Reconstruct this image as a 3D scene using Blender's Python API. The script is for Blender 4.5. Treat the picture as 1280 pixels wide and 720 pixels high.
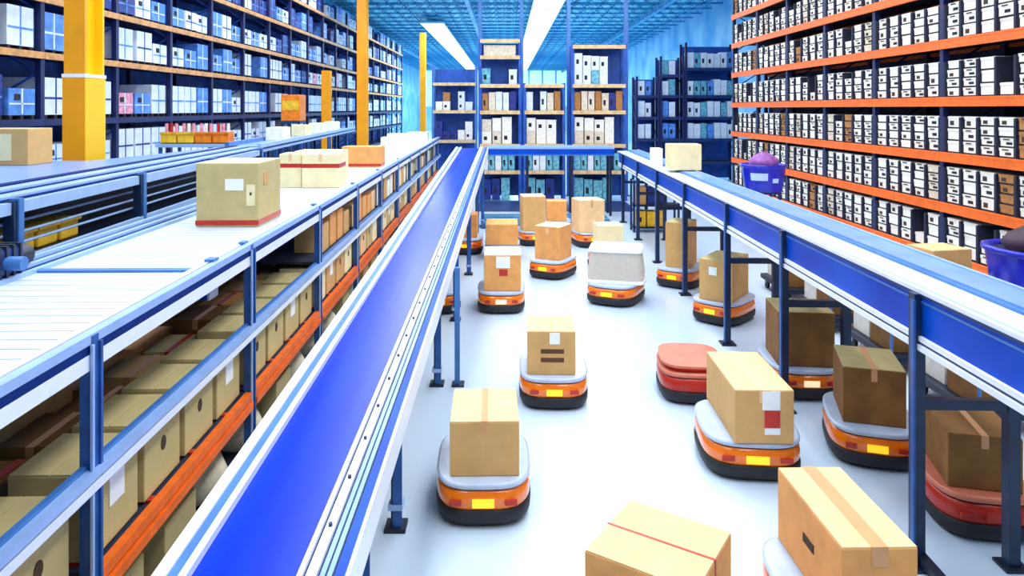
import bpy, bmesh, math, random
from mathutils import Vector, Matrix

for o in list(bpy.data.objects):
    bpy.data.objects.remove(o)
SC = bpy.context.scene
COL = SC.collection
rnd = random.Random(7)
H = 3.2            # camera height
F = 900.0          # focal length in pixels of the 1280 frame
VX, VY = 632.0, 136.0


def lin(c):
    return tuple(((v / 255.0) / 12.92 if v / 255.0 <= 0.04045 else ((v / 255.0 + 0.055) / 1.055) ** 2.4) for v in c)


# ------------------------------------------------------------------ camera
cd = bpy.data.cameras.new('camera')
cam = bpy.data.objects.new('camera', cd)
COL.objects.link(cam)
cam.location = (0, 0, H)
cam.rotation_euler = (math.radians(90), 0, 0)
cd.sensor_width = 36.0
cd.lens = F / 1280 * 36
cd.shift_x = (640 - VX) / 1280
cd.shift_y = -(360 - VY) / 1280
cd.clip_start = 0.05
cd.clip_end = 400
SC.camera = cam

# ------------------------------------------------------------------ world and lamps
w = bpy.data.worlds.new('world')
SC.world = w
w.use_nodes = True
w.node_tree.nodes['Background'].inputs[0].default_value = (0.80, 0.90, 1.0, 1)
w.node_tree.nodes['Background'].inputs[1].default_value = 0.35
SC.view_settings.view_transform = 'Standard'
SC.view_settings.look = 'None'
SC.view_settings.gamma = 1
SC.view_settings.use_curve_mapping = False
SC.view_settings.exposure = -0.92


def area(name, loc, sx, sy, power, col=(1, 1, 1), rot=(0, 0, 0)):
    d = bpy.data.lights.new(name, 'AREA')
    d.shape = 'RECTANGLE'
    d.size, d.size_y = sx, sy
    d.energy = power
    d.color = col
    o = bpy.data.objects.new(name, d)
    o.location = loc
    o.rotation_euler = rot
    COL.objects.link(o)
    return o


CEIL = 9.6
LAMPS = [(-5.0, 1.5, 46), (2.35, 1.6, 0)]      # x, width, first y of each row of ceiling lights
area('ceiling_area_light', (-8.0, 20, CEIL - 0.62), 1.2, 30, 2300, (0.86, 0.93, 1.0))  # unseen light added to brighten the left rack
area('ceiling_area_light', (-3.2, 14, CEIL - 0.62), 2.0, 34, 3000, (0.93, 0.965, 1.0))  # unseen near light, added without a fixture
area('ceiling_area_light', (2.35, 14, CEIL - 0.63), 1.6, 34, 3200, (0.93, 0.965, 1.0))
area('ceiling_area_light', (-5.0, 76, CEIL - 0.63), 1.5, 60, 9500, (0.75, 0.92, 1.0))
area('ceiling_area_light', (2.35, 68, CEIL - 0.63), 1.6, 70, 9500, (0.75, 0.92, 1.0))
area('ceiling_area_light', (6.2, 10, CEIL - 0.62), 1.0, 30, 1500, (1.0, 0.98, 0.96))  # unseen light added over the right side

# ------------------------------------------------------------------ materials
M = {}


def mat(name, rgb, rough=0.5, metal=0.0, noise=0.10, scale=8.0, bump=0.0, emit=0.0, rgb2=None, stretch=None, spec=None, coat=0.0):
    m = bpy.data.materials.new(name)
    m.use_nodes = True
    nt = m.node_tree
    b = nt.nodes['Principled BSDF']
    c = lin(rgb)
    tc = nt.nodes.new('ShaderNodeTexCoord')
    mp = nt.nodes.new('ShaderNodeMapping')
    if stretch:
        mp.inputs['Scale'].default_value = stretch
    nz = nt.nodes.new('ShaderNodeTexNoise')
    nz.inputs['Scale'].default_value = scale
    nz.inputs['Detail'].default_value = 4
    rp = nt.nodes.new('ShaderNodeValToRGB')
    c2 = lin(rgb2) if rgb2 else tuple(min(1, v * (1 + noise)) for v in c)
    c1 = c if rgb2 else tuple(v * (1 - noise) for v in c)
    rp.color_ramp.elements[0].color = (*c1, 1)
    rp.color_ramp.elements[1].color = (*c2, 1)
    rp.color_ramp.elements[0].position = 0.35
    rp.color_ramp.elements[1].position = 0.65
    nt.links.new(tc.outputs['Object'], mp.inputs[0])
    nt.links.new(mp.outputs[0], nz.inputs['Vector'])
    nt.links.new(nz.outputs['Fac'], rp.inputs[0])
    nt.links.new(rp.outputs[0], b.inputs['Base Color'])
    b.inputs['Roughness'].default_value = rough
    b.inputs['Metallic'].default_value = metal
    if spec is not None:
        b.inputs['Specular IOR Level'].default_value = spec
    if coat:
        b.inputs['Coat Weight'].default_value = coat
        b.inputs['Coat Roughness'].default_value = 0.08
    if bump:
        bp = nt.nodes.new('ShaderNodeBump')
        bp.inputs['Strength'].default_value = bump
        bp.inputs['Distance'].default_value = 0.01
        nt.links.new(nz.outputs['Fac'], bp.inputs['Height'])
        nt.links.new(bp.outputs[0], b.inputs['Normal'])
    if emit:
        b.inputs['Emission Color'].default_value = (*c, 1)
        b.inputs['Emission Strength'].default_value = emit
    M[name] = m
    return m


mat('floor', (194, 214, 234), 0.24, noise=0.06, scale=0.5, rgb2=(212, 227, 243), stretch=(1, .3, 1))
mat('ceiling', (70, 186, 216), 0.6, noise=0.3, scale=2, rgb2=(150, 226, 240))
mat('joist', (16, 104, 170), 0.5, noise=0.3, scale=3, rgb2=(70, 180, 215))
mat('far_wall', (130, 215, 240), 0.7, scale=0.4, rgb2=(210, 242, 250))
mat('side_wall', (80, 170, 222), 0.7, scale=0.6, rgb2=(150, 206, 236))
mat('lamp', (235, 250, 255), 0.5, emit=2.6, noise=0.0)
mat('steel_pale', (156, 186, 230), 0.35, noise=0.06, scale=5)
mat('steel_white', (240, 245, 252), 0.4, noise=0.03)
mat('steel_blue', (66, 120, 188), 0.4, noise=0.12, scale=4)
mat('steel_navy', (22, 48, 104), 0.45, noise=0.2, scale=4)
mat('steel_dark', (20, 30, 52), 0.5, noise=0.2)
mat('groove', (8, 44, 112), 0.6, noise=0.1, spec=0.1)
mat('post_blue', (36, 88, 158), 0.4, noise=0.2, scale=6)
mat('post_dark', (14, 38, 72), 0.35, noise=0.2, scale=6)
mat('panel_blue', (0, 60, 180), 0.4, noise=0.2, scale=1.2, rgb2=(6, 84, 206), spec=0.15)
mat('belt_blue', (0, 46, 196), 0.24, noise=0.1, scale=1.0, rgb2=(0, 56, 212), stretch=(8, .4, 1), spec=0.12)
mat('belt_white', (208, 217, 230), 0.35, noise=0.03)
mat('belt_slate', (112, 150, 202), 0.3, noise=0.06, rgb2=(128, 166, 216), scale=2)
mat('orange_beam', (244, 106, 12), 0.5, noise=0.12, scale=10)
mat('amber_beam', (206, 146, 84), 0.5, noise=0.25, scale=6)
mat('cream_beam', (222, 190, 140), 0.5, noise=0.2, scale=6)
mat('rack_navy', (12, 26, 84), 0.5, noise=0.25, scale=3)
mat('rack_blue', (28, 84, 178), 0.5, noise=0.25, scale=3)
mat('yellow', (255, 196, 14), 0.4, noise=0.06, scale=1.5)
mat('yellow_shaded', (246, 160, 6), 0.4, noise=0.08, scale=1.5)  # darker yellow that paints shade onto the column fronts
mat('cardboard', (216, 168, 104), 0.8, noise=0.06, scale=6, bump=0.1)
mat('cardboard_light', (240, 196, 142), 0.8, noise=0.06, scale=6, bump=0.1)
mat('cardboard_orange', (236, 164, 92), 0.8, noise=0.08, scale=6)
mat('cardboard_olive', (200, 180, 122), 0.8, noise=0.06, scale=6, bump=0.1)
mat('cardboard_brown', (134, 90, 40), 0.85, noise=0.2, scale=5)
mat('cardboard_cream', (244, 228, 178), 0.8, noise=0.06, scale=6)
mat('carton_white', (246, 242, 230), 0.7, noise=0.08, scale=9)
mat('carton_cream', (224, 212, 190), 0.7, noise=0.14, scale=9)
mat('carton_tan', (178, 122, 68), 0.8, noise=0.2, scale=9)
mat('slit', (70, 50, 34), 0.9, noise=0.1)
mat('slit_dark', (36, 34, 46), 0.9, noise=0.1)
mat('tape_tan', (220, 158, 104), 0.3, noise=0.05)
mat('tape_red', (196, 44, 28), 0.35, noise=0.15, scale=20)
mat('tape_clear', (240, 200, 150), 0.25, noise=0.05)
mat('label_white', (250, 250, 250), 0.5, noise=0.02)
mat('ink', (96, 62, 36), 0.8, noise=0.1)
mat('robot_orange', (252, 122, 2), 0.22, noise=0.04, coat=0.6)
mat('robot_red', (186, 40, 22), 0.3, noise=0.1)
mat('robot_pink', (214, 120, 92), 0.4, noise=0.1)
mat('rubber', (24, 26, 34), 0.6, noise=0.15)
mat('robot_plate', (186, 200, 222), 0.3, noise=0.06)
mat('robot_lamp', (255, 214, 30), 0.3, emit=1.2, noise=0)
mat('robot_lamp_white', (255, 236, 190), 0.3, emit=1.2, noise=0)
mat('fabric_beige', (206, 196, 182), 0.9, noise=0.05, scale=20)
mat('tub_blue', (2, 26, 190), 0.22, noise=0.1, spec=0.7)
mat('tub_print_shine', (190, 215, 250), 0.4, noise=0.05)  # pale print on the far tub, painted highlight on the near tub
mat('bag_dark', (58, 30, 50), 0.6, noise=0.3)
mat('bag_purple', (150, 90, 170), 0.6, noise=0.3)
mat('crate_ice', (222, 233, 250), 0.6, noise=0.10, scale=4)
mat('crate_blue', (84, 142, 226), 0.5, noise=0.3, scale=5)
mat('crate_navy', (24, 46, 130), 0.5, noise=0.3, scale=5)
mat('crate_pink', (226, 150, 176), 0.6, noise=0.3, scale=9)
mat('tote_teal', (40, 138, 178), 0.5, noise=0.3, scale=9, rgb2=(140, 206, 214))
mat('tote_orange', (240, 130, 20), 0.5, noise=0.15)
mat('tote_yellow', (240, 190, 40), 0.5, noise=0.15)
mat('bag_cream', (232, 222, 190), 0.8, noise=0.12, scale=5)
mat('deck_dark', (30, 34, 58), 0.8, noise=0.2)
mat('mat_blue', (44, 110, 170), 0.5, noise=0.2, scale=2, rgb2=(20, 70, 130), stretch=(.3, 3, 1))


# ------------------------------------------------------------------ mesh helpers
class MB:
    def __init__(s, fn=None):
        s.v, s.f, s.m, s.names, s.sm = [], [], [], [], []
        s.fn = fn

    def mi(s, m):
        if m not in s.names:
            s.names.append(m)
        return s.names.index(m)

    def add(s, vs, fs, m, smooth=False):
        n = len(s.v)
        s.v += [s.fn(*p) if s.fn else tuple(p) for p in vs]
        k = s.mi(m)
        for f in fs:
            s.f.append([n + i for i in f]); s.m.append(k); s.sm.append(smooth)
        return s

    def box(s, x0, x1, y0, y1, z0, z1, m):
        if x0 > x1: x0, x1 = x1, x0
        if y0 > y1: y0, y1 = y1, y0
        if z0 > z1: z0, z1 = z1, z0
        return s.add([(x0, y0, z0), (x1, y0, z0), (x1, y1, z0), (x0, y1, z0), (x0, y0, z1), (x1, y0, z1), (x1, y1, z1), (x0, y1, z1)],
                     [(0, 3, 2, 1), (4, 5, 6, 7), (0, 1, 5, 4), (1, 2, 6, 5), (2, 3, 7, 6), (3, 0, 4, 7)], m)

    def bevbox(s, x0, x1, y0, y1, z0, z1, m, b=0.01):
        bm = bmesh.new()
        bmesh.ops.create_cube(bm, size=1)
        for v in bm.verts:
            v.co = Vector(((x0 + x1) / 2 + v.co.x * (x1 - x0), (y0 + y1) / 2 + v.co.y * (y1 - y0), (z0 + z1) / 2 + v.co.z * (z1 - z0)))
        bmesh.ops.bevel(bm, geom=bm.edges[:], offset=b, segments=2, affect='EDGES', profile=0.5)
        bm.verts.ensure_lookup_table()
        s.add([tuple(v.co) for v in bm.verts], [[v.index for v in f.verts] for f in bm.faces], m)
        bm.free()
        return s

    def loft(s, rings, m, caps=True, smooth=True):
        n = len(rings[0])
        vs = [p for r in rings for p in r]
        fs = []
        for i in range(len(rings) - 1):
            for j in range(n):
                k = (j + 1) % n
                fs.append((i * n + j, i * n + k, (i + 1) * n + k, (i + 1) * n + j))
        s.add(vs, fs, m, smooth)
        if caps:
            s.add(rings[0], [tuple(reversed(range(n)))], m)
            s.add(rings[-1], [tuple(range(n))], m)
        return s

    def bar(s, a, b, r, m, n=8):
        a, b = Vector(a), Vector(b)
        d = (b - a).normalized()
        u = d.orthogonal().normalized()
        v = d.cross(u)
        rs = [[tuple(p + (u * math.cos(t * 2 * math.pi / n) + v * math.sin(t * 2 * math.pi / n)) * r) for t in range(n)] for p in (a, b)]
        return s.loft(rs, m)

    def mesh(s, name):
        me = bpy.data.meshes.new(name)
        me.from_pydata(s.v, [], s.f)
        for nme in s.names:
            me.materials.append(M[nme])
        me.polygons.foreach_set('material_index', s.m)
        me.polygons.foreach_set('use_smooth', s.sm)
        me.update()
        return me

    def build(s, name, parent=None, **kw):
        return obj(name, s.mesh(name), parent, **kw)


def obj(name, me, parent=None, label=None, cat=None, group=None, kind=None, loc=None, rz=None):
    o = bpy.data.objects.new(name, me)
    COL.objects.link(o)
    if parent: o.parent = parent
    return tag(o, label, cat, group, kind, loc, rz)


def tag(o, label=None, cat=None, group=None, kind=None, loc=None, rz=None):
    if label: o['label'] = label
    if cat: o['category'] = cat
    if group: o['group'] = group
    if kind: o['kind'] = kind
    if loc is not None: o.location = loc
    if rz is not None: o.rotation_euler = (0, 0, rz)
    return o


def thing(name, label, cat, loc=(0, 0, 0), rz=0, group=None):
    return obj(name, None, None, label, cat, group, None, loc, rz)


def copy_tree(o, parent=None):
    c = o.copy()
    COL.objects.link(c)
    c.parent = parent
    for ch in KIDS.get(o.name, []):
        copy_tree(ch, c)
    return c


KIDS = {}


def reg(root):
    for o in [root] + [x for x in bpy.data.objects if x.parent == root]:
        KIDS[o.name] = [x for x in bpy.data.objects if x.parent == o]
    return root


ORD = ['zeroth', 'first', 'second', 'third', 'fourth', 'fifth', 'sixth', 'seventh', 'eighth', 'ninth', 'tenth', 'eleventh', 'twelfth',
       'thirteenth', 'fourteenth', 'fifteenth', 'sixteenth', 'seventeenth', 'eighteenth', 'nineteenth', 'twentieth']


def nth(n):
    if n <= 20: return ORD[n]
    if n % 10 == 0: return {30: 'thirtieth', 40: 'fortieth', 50: 'fiftieth'}[n]
    t = ['', '', 'twenty', 'thirty', 'forty', 'fifty'][n // 10]
    return t + '-' + ORD[n % 10]


# ------------------------------------------------------------------ the building
XL, XR, YN, YF = -13.0, 12.0, -4.0, 110.0
MB().box(XL - .3, XR + .3, YN, YF, -0.2, 0, 'floor').build('floor', kind='structure')
c = MB()
n = 0
x = XL
prof = []
while x < XR:                                    # corrugated deck
    prof += [(x, CEIL), (x + .25, CEIL), (x + .3, CEIL + .12), (x + .55, CEIL + .12)]
    x += .6
vs = [(px, YN, pz) for px, pz in prof] + [(px, YF, pz) for px, pz in prof]
k = len(prof)
c.add(vs, [(i, i + 1, k + i + 1, k + i) for i in range(k - 1)], 'ceiling')
c.box(XL - .3, XR + .3, YN, YF, CEIL + .13, CEIL + .3, 'ceiling')
ceil = c.build('ceiling', kind='structure')
# transverse lattice joists
jm = MB()
jm.box(XL, XR, -.06, .06, -.07, 0, 'joist')
jm.box(XL, XR, -.06, .06, -.60, -.52, 'joist')
x = XL
while x < XR - .6:
    jm.bar((x, 0, -.53), (x + .4, 0, -.06), .02, 'joist', 5)
    jm.bar((x + .4, 0, -.06), (x + .8, 0, -.53), .02, 'joist', 5)
    x += .8
jme = jm.mesh('ceiling_joist')
y = 2.0
while y < YF - 1:
    o = obj('ceiling_joist', jme, ceil)
    o.location = (0, y, CEIL)
    y += 2.1
bl = MB()
bl.box(-.12, .12, YN, YF, -.9, -.62, 'joist')
for i, bx in enumerate((-9.5, -2.0, 8.6)):
    o = bl.build('trim_%d' % (i + 1), kind='structure')
    o.location = (bx, 0, CEIL)
for i, (lx, lw, ly0) in enumerate(LAMPS):
    p = MB()
    for q in range(16):
        y0 = 2 + q * 6.7
        if y0 < ly0: continue
        p.box(lx - lw / 2 - .06, lx + lw / 2 + .06, y0, y0 + 6.4, CEIL - .60, CEIL - .50, 'steel_white')
    hs = p.build('ceiling_light', label='long white row of ceiling lights over the %s' % ('left conveyors' if i == 0 else 'robot lane'), cat='ceiling light')
    d = MB()
    for q in range(16):
        y0 = 2 + q * 6.7
        if y0 < ly0: continue
        d.box(lx - lw / 2, lx + lw / 2, y0 + .06, y0 + 6.34, CEIL - .612, CEIL - .601, 'lamp')
    d.build('diffuser', hs)
MB().box(XL - .3, XL, YN, YF, 0, CEIL + .3, 'side_wall').build('wall_left', kind='structure')
MB().box(XR, XR + .3, YN, YF, 0, CEIL + .3, 'side_wall').build('wall_right', kind='structure')
fw = MB()
fw.box(XL - .3, XR + .3, YF, YF + .3, 0, CEIL + .3, 'far_wall')
fw.build('wall_back', kind='structure')
mat('haze_glow', (176, 232, 250), 0.4, emit=1.9, noise=0.05)  # glowing panels added to brighten the hazy far end
glow = MB()
for q in range(12):
    glow.box(XL + .3 + q * 2.05, XL + 2.1 + q * 2.05, YF - .06, YF - .01, 3.6, 9.0, 'haze_glow')
wf = MB()
for q in range(13):
    wf.box(XL + .1 + q * 2.05, XL + .25 + q * 2.05, YF - .12, YF - .01, 3.5, 9.1, 'steel_pale')
wn = wf.build('added_glow_1', kind='structure')  # frame around the added glow panels
glow.build('glow_panel', wn)


# ------------------------------------------------------------------ cartons
def carton(wd, ln, ht, body='cardboard', top=None, tape='tape_tan', name='cardboard_box', label=None, loc=(0, 0, 0), rz=0, group=None,
           lab=None, hole=False, redband=False, redbase=False, print_=False, side_label=None, cat='box', parent=None, tape_w=.05):
    """length runs along local y, front is -y; origin at base centre"""
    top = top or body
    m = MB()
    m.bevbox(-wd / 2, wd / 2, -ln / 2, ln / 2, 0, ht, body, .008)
    # flaps: two plates meeting along the length; a lighter top paints in light
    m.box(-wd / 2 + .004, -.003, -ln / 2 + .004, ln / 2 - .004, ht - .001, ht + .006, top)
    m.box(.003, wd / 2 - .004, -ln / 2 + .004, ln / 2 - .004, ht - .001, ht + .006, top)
    o = m.build(name, parent, label=label, cat=cat, group=group, loc=loc, rz=rz)
    if tape:
        t = MB()
        t.box(-tape_w / 2, tape_w / 2, -ln / 2 - .003, ln / 2 + .003, ht + .006, ht + .009, tape)
        t.box(-tape_w / 2, tape_w / 2, -ln / 2 - .004, -ln / 2 - .001, ht * .78, ht + .009, tape)
        t.build('packing_tape', o)
    if lab:
        for (x0, x1, z0, z1, mm) in lab:
            MB().box(x0, x1, -ln / 2 - .006, -ln / 2 - .001, z0, z1, mm).build('label', o)
    if side_label:
        for (y0, y1, z0, z1, sgn, mm) in side_label:
            MB().box(sgn * (wd / 2 + .001), sgn * (wd / 2 + .006), y0, y1, z0, z1, mm).build('label', o)
    if hole:
        h = MB()
        n = 12
        r = [(wd / 2 + .004, .035 * math.cos(a * 2 * math.pi / n), ht * .55 + .045 * math.sin(a * 2 * math.pi / n)) for a in range(n)]
        h.loft([[(p[0] - .005, p[1], p[2]) for p in r], r], 'slit')
        h.build('hand_hole', o)
    if redband:
        b = MB()
        b.box(-wd / 2 - .003, wd / 2 + .003, -ln / 2 - .003, ln / 2 + .003, ht * .60, ht * .72, 'tape_red')
        b.build('red_band', o)
    if redbase:
        b = MB()
        b.box(-wd / 2 - .006, wd / 2 + .006, -ln / 2 - .006, ln / 2 + .006, .02, .07, 'tape_red')
        b.build('red_base_strip', o)
    if print_:
        b = MB()
        for q in range(2):
            b.box(-wd * .22, wd * .26, -ln / 2 - .004, -ln / 2 - .001, ht * (.30 + .2 * q), ht * (.40 + .2 * q), 'ink')
        b.build('printed_mark', o)
    return o


# ------------------------------------------------------------------ right pallet rack
RX = 7.5
R_Y0, R_BAY, R_NB = 7.83, 2.28, 7
R_Y1 = R_Y0 + R_BAY * R_NB
R_LV = [.12, .74, 1.60, 2.46, 3.40, 4.38, 5.34, 6.28, 7.22]
rack = thing('pallet_rack', 'tall navy rack with orange beams filled with white cartons along the right side', 'rack', (RX, R_Y0, 0))
um = MB()
for (a, b) in ((0, .1), (1.05, 1.15)):
    um.box(a, b, -.05, .05, 0, 8.6, 'rack_navy')
zz = .3
while zz < 8.2:
    um.bar((.1, 0, zz), (1.05, 0, zz + .6), .02, 'rack_navy', 5)
    um.bar((1.05, 0, zz + .6), (.1, 0, zz + 1.2), .02, 'rack_navy', 5)
    zz += 1.2
ume = um.mesh('upright_frame')
for i in range(R_NB + 1):
    o = obj('upright_frame', ume, rack); o.location = (0, i * R_BAY, 0)
bm_ = MB()
bm_.box(-.045, .005, .0, R_BAY - .01, -.16, 0, 'orange_beam')
bm_.box(-.05, -.045, .0, R_BAY - .01, -.035, -.01, 'orange_beam')
bme = bm_.mesh('beam')
dm = MB()
dm.box(.01, 1.12, .06, R_BAY - .06, -.06, -.01, 'deck_dark')
dm.box(1.12, 1.18, .0, R_BAY - .01, -.13, 0, 'orange_beam')
for q in range(6):                                # dark plates added as the shade between the stacks
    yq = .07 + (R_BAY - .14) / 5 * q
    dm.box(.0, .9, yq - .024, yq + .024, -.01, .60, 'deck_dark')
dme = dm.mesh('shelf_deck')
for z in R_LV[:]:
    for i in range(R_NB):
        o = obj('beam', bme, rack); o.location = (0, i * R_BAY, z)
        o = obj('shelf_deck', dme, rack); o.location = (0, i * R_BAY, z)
pb = MB()
pb.box(1.20, 1.23, 0, R_BAY * R_NB, .1, 8.5, 'rack_navy')  # navy sheet stands in for the shade behind the cartons
pb.build('back_panel', rack)


def rack_carton_mesh(wd, dp, ht, body, kind):
    m = MB()
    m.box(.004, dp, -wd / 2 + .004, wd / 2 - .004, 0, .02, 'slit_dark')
    m.box(0, dp, -wd / 2, wd / 2, .02, ht - .04, body)
    m.box(-.006, dp + .006, -wd / 2 - .005, wd / 2 + .005, ht - .045, ht, body)         # lid
    if kind == 1:
        m.box(-.006, -.001, -wd * .25, wd * .12, ht * .30, ht * .55, 'slit_dark')
        m.box(-.011, -.008, -wd * .1, wd * .3, ht - .036, ht - .016, 'slit')
    if kind == 2:
        m.box(-.006, -.001, wd * .05, wd * .34, ht * .25, ht * .62, 'slit')
    return m.mesh('storage_carton')


WD = .34
STK = .62
RC = {}
for hh in (3, 4):
    for b, bn in (('carton_white', 'white'), ('carton_cream', 'cream'), ('carton_tan', 'brown')):
        for kd in range(3):
            RC[hh, bn, kd] = rack_carton_mesh(WD, .8, STK / hh - .008, b, kd)
cand = []
PITCH = (R_BAY - .14) / 5
for li, z in enumerate(R_LV):
    gap = (R_LV[li + 1] if li + 1 < len(R_LV) else z + .95) - z - .13
    for bi in range(R_NB):
        for q in range(5):
            yc = R_Y0 + bi * R_BAY + .07 + PITCH * (q + .5)
            hh = 4 if rnd.random() < .6 else 3
            bn = 'white' if rnd.random() < .84 else ('cream' if rnd.random() < .5 else 'brown')
            cnt = hh if rnd.random() < .86 else hh - rnd.choice((1, 2))
            cnt = min(cnt, int(gap / (STK / hh)))
            for s_ in range(cnt):
                zc = z + s_ * STK / hh
                px = VX + RX * F / yc
                py = VY + (H - zc) * F / yc
                occ = 214 + (px - 886) * .409
                vis = px < 1310 and -30 < py < occ
                cand.append((not vis, yc, li, bi, q, s_, cnt, hh, bn, zc, rnd.randrange(3)))
cand.sort(key=lambda t: (t[0], t[1]))
ind = [t for t in cand if not t[0]][:296]
indset = set(id(t) for t in ind)
visstacks = sorted(set(t[1] for t in ind))
for t in ind:
    _, yc, li, bi, q, s_, cnt, hh, bn, zc, kd = t
    col = visstacks.index(yc) + 1
    shelf = len(R_LV) - li
    pos = 'bottom' if s_ == 0 else ('top' if s_ == cnt - 1 else ('lower middle' if s_ == 1 else 'upper middle'))
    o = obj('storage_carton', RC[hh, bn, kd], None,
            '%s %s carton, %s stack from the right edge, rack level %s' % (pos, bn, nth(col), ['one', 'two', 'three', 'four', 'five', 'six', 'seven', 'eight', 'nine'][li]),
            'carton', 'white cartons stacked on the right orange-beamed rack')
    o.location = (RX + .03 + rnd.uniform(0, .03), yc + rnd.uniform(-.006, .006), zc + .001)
rest = MB()
for t in cand:
    if id(t) in indset: continue
    _, yc, li, bi, q, s_, cnt, hh, bn, zc, kd = t
    if yc < 8: continue
    me = RC[hh, bn, kd]
    off = (RX + .03 + rnd.uniform(0, .03), yc, zc + .001)
    for p in me.polygons:
        pass
    n0 = len(rest.v)
    rest.v += [(v.co.x + off[0], v.co.y + off[1], v.co.z + off[2]) for v in me.vertices]
    for p in me.polygons:
        rest.f.append([n0 + i for i in p.vertices])
        rest.m.append(rest.mi(me.materials[p.material_index].name)); rest.sm.append(False)
rest.build('storage_carton_mass', label='distant white cartons packed on the far bays of the right rack', cat='carton', kind='stuff')

# ------------------------------------------------------------------ left pallet rack
LX = -9.0
L_Y0, L_BAY, L_NB = 8.6, 2.7, 20
L_LV = [.8, 1.9, 3.0, 4.3, 5.4, 6.66, 7.9]
lrack = thing('pallet_rack', 'long blue pallet rack with amber beams behind the yellow columns at left', 'rack', (LX, L_Y0, 0))
um = MB()
for (a, b) in ((-.11, 0), (-1.2, -1.09)):
    um.box(a, b, -.06, .06, 0, 8.6, 'rack_navy')
zz = .3
while zz < 8:
    um.bar((-.1, 0, zz), (-1.1, 0, zz + .6), .025, 'rack_blue', 5)
    um.bar((-1.1, 0, zz + .6), (-.1, 0, zz + 1.2), .025, 'rack_blue', 5)
    zz += 1.2
ume = um.mesh('upright_frame')
for i in range(L_NB + 1):
    o = obj('upright_frame', ume, lrack); o.location = (0, i * L_BAY, 0)
for zi, z in enumerate(L_LV):
    b = MB()
    bmname = 'amber_beam' if z > 4 else 'rack_navy'
    b.box(-.01, .05, .0, L_BAY - .01, -.13, 0, bmname)
    b.box(-1.2, -.01, .06, L_BAY - .06, -.06, -.01, 'rack_navy')
    me = b.mesh('beam')
    for i in range(L_NB):
        o = obj('beam', me, lrack); o.location = (0, i * L_BAY, z)
MB().box(-1.3, -1.26, 0, L_BAY * L_NB, .1, 8.2, 'rack_blue').build('back_panel', lrack)


def crate_mesh(wd, dp, ht, mt, strap, kind=0):
    m = MB()
    m.box(-dp, 0, -wd / 2, wd / 2, 0.08, ht, mt)
    for q in (-1, 0, 1):
        m.box(-dp, 0, q * wd * .42 - .04, q * wd * .42 + .04, 0, .08, 'slit_dark')
    m.box(0, .006, -wd / 2 + .02, wd / 2 - .02, ht * .48, ht * .53, strap)
    m.box(0, .006, -.02, .02, .1, ht, strap)
    if kind == 1:
        m.box(.006, .012, -wd * .3, -wd * .08, ht * .62, ht * .82, 'slit_dark')
    return m.mesh('tinted_box')


kinds = [('crate_ice', 'crate_blue', 'pale'), ('crate_ice', 'crate_navy', 'pale'), ('crate_blue', 'crate_ice', 'blue'), ('crate_navy', 'crate_blue', 'navy'),  # blue and navy bodies paint in the blue shade over white boxes
         ('crate_pink', 'crate_ice', 'pinkish')]
CR = {}
for ki, (a, b, nm) in enumerate(kinds):
    for hh in (0, 1):
        CR[ki, hh] = crate_mesh(.74, .95, (.82, .58)[hh], a, b, hh)
crates = []
for li, z in enumerate(L_LV[1:], 1):
    for bi in range(L_NB):
        for q in range(3):
            yc = L_Y0 + bi * L_BAY + .1 + (L_BAY - .2) / 3 * (q + .5)
            wts = [7, 4, 3, 1.5, 1.2] if li < 4 else [3, 2, 5, 3, .0]
            if rnd.random() < (.06 if li < 3 else .16): continue
            crates.append((yc, li, bi, q, z, rnd.choices(range(5), wts)[0], rnd.randrange(2)))
crates.sort()
vis = [t for t in crates if VX + LX * F / t[0] > -30 and VY - (t[4] - H) * F / t[0] > -40 and t[4] > 1.5]
ind = vis[:285]
ids = set(map(id, ind))
cols = sorted(set((t[0]) for t in ind))
lv_name = {1: 'lowest visible', 2: 'second visible', 3: 'third visible', 4: 'fourth visible', 5: 'fifth visible', 6: 'topmost'}
for t in ind:
    yc, li, bi, q, z, ki, hh = t
    o = obj('tinted_box', CR[ki, hh], None, '%s-tinted box, %s from the left edge, %s shelf of left rack' %
            (kinds[ki][2], nth(cols.index(yc) + 1), lv_name[li]), 'crate', 'tinted boxes on the left blue rack')
    o.location = (LX - .05 - rnd.uniform(0, .06), yc, z + .001)
rest = MB()
for t in vis[285:]:
    yc, li, bi, q, z, ki, hh = t
    me = CR[ki, hh]
    n0 = len(rest.v)
    rest.v += [(v.co.x + LX - .07, v.co.y + yc, v.co.z + z + .001) for v in me.vertices]
    for p in me.polygons:
        rest.f.append([n0 + i for i in p.vertices])
        rest.m.append(rest.mi(me.materials[p.material_index].name)); rest.sm.append(False)
rest.build('tinted_box_mass', label='far shade-tinted boxes on the distant bays of the left rack', cat='crate', kind='stuff')


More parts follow.
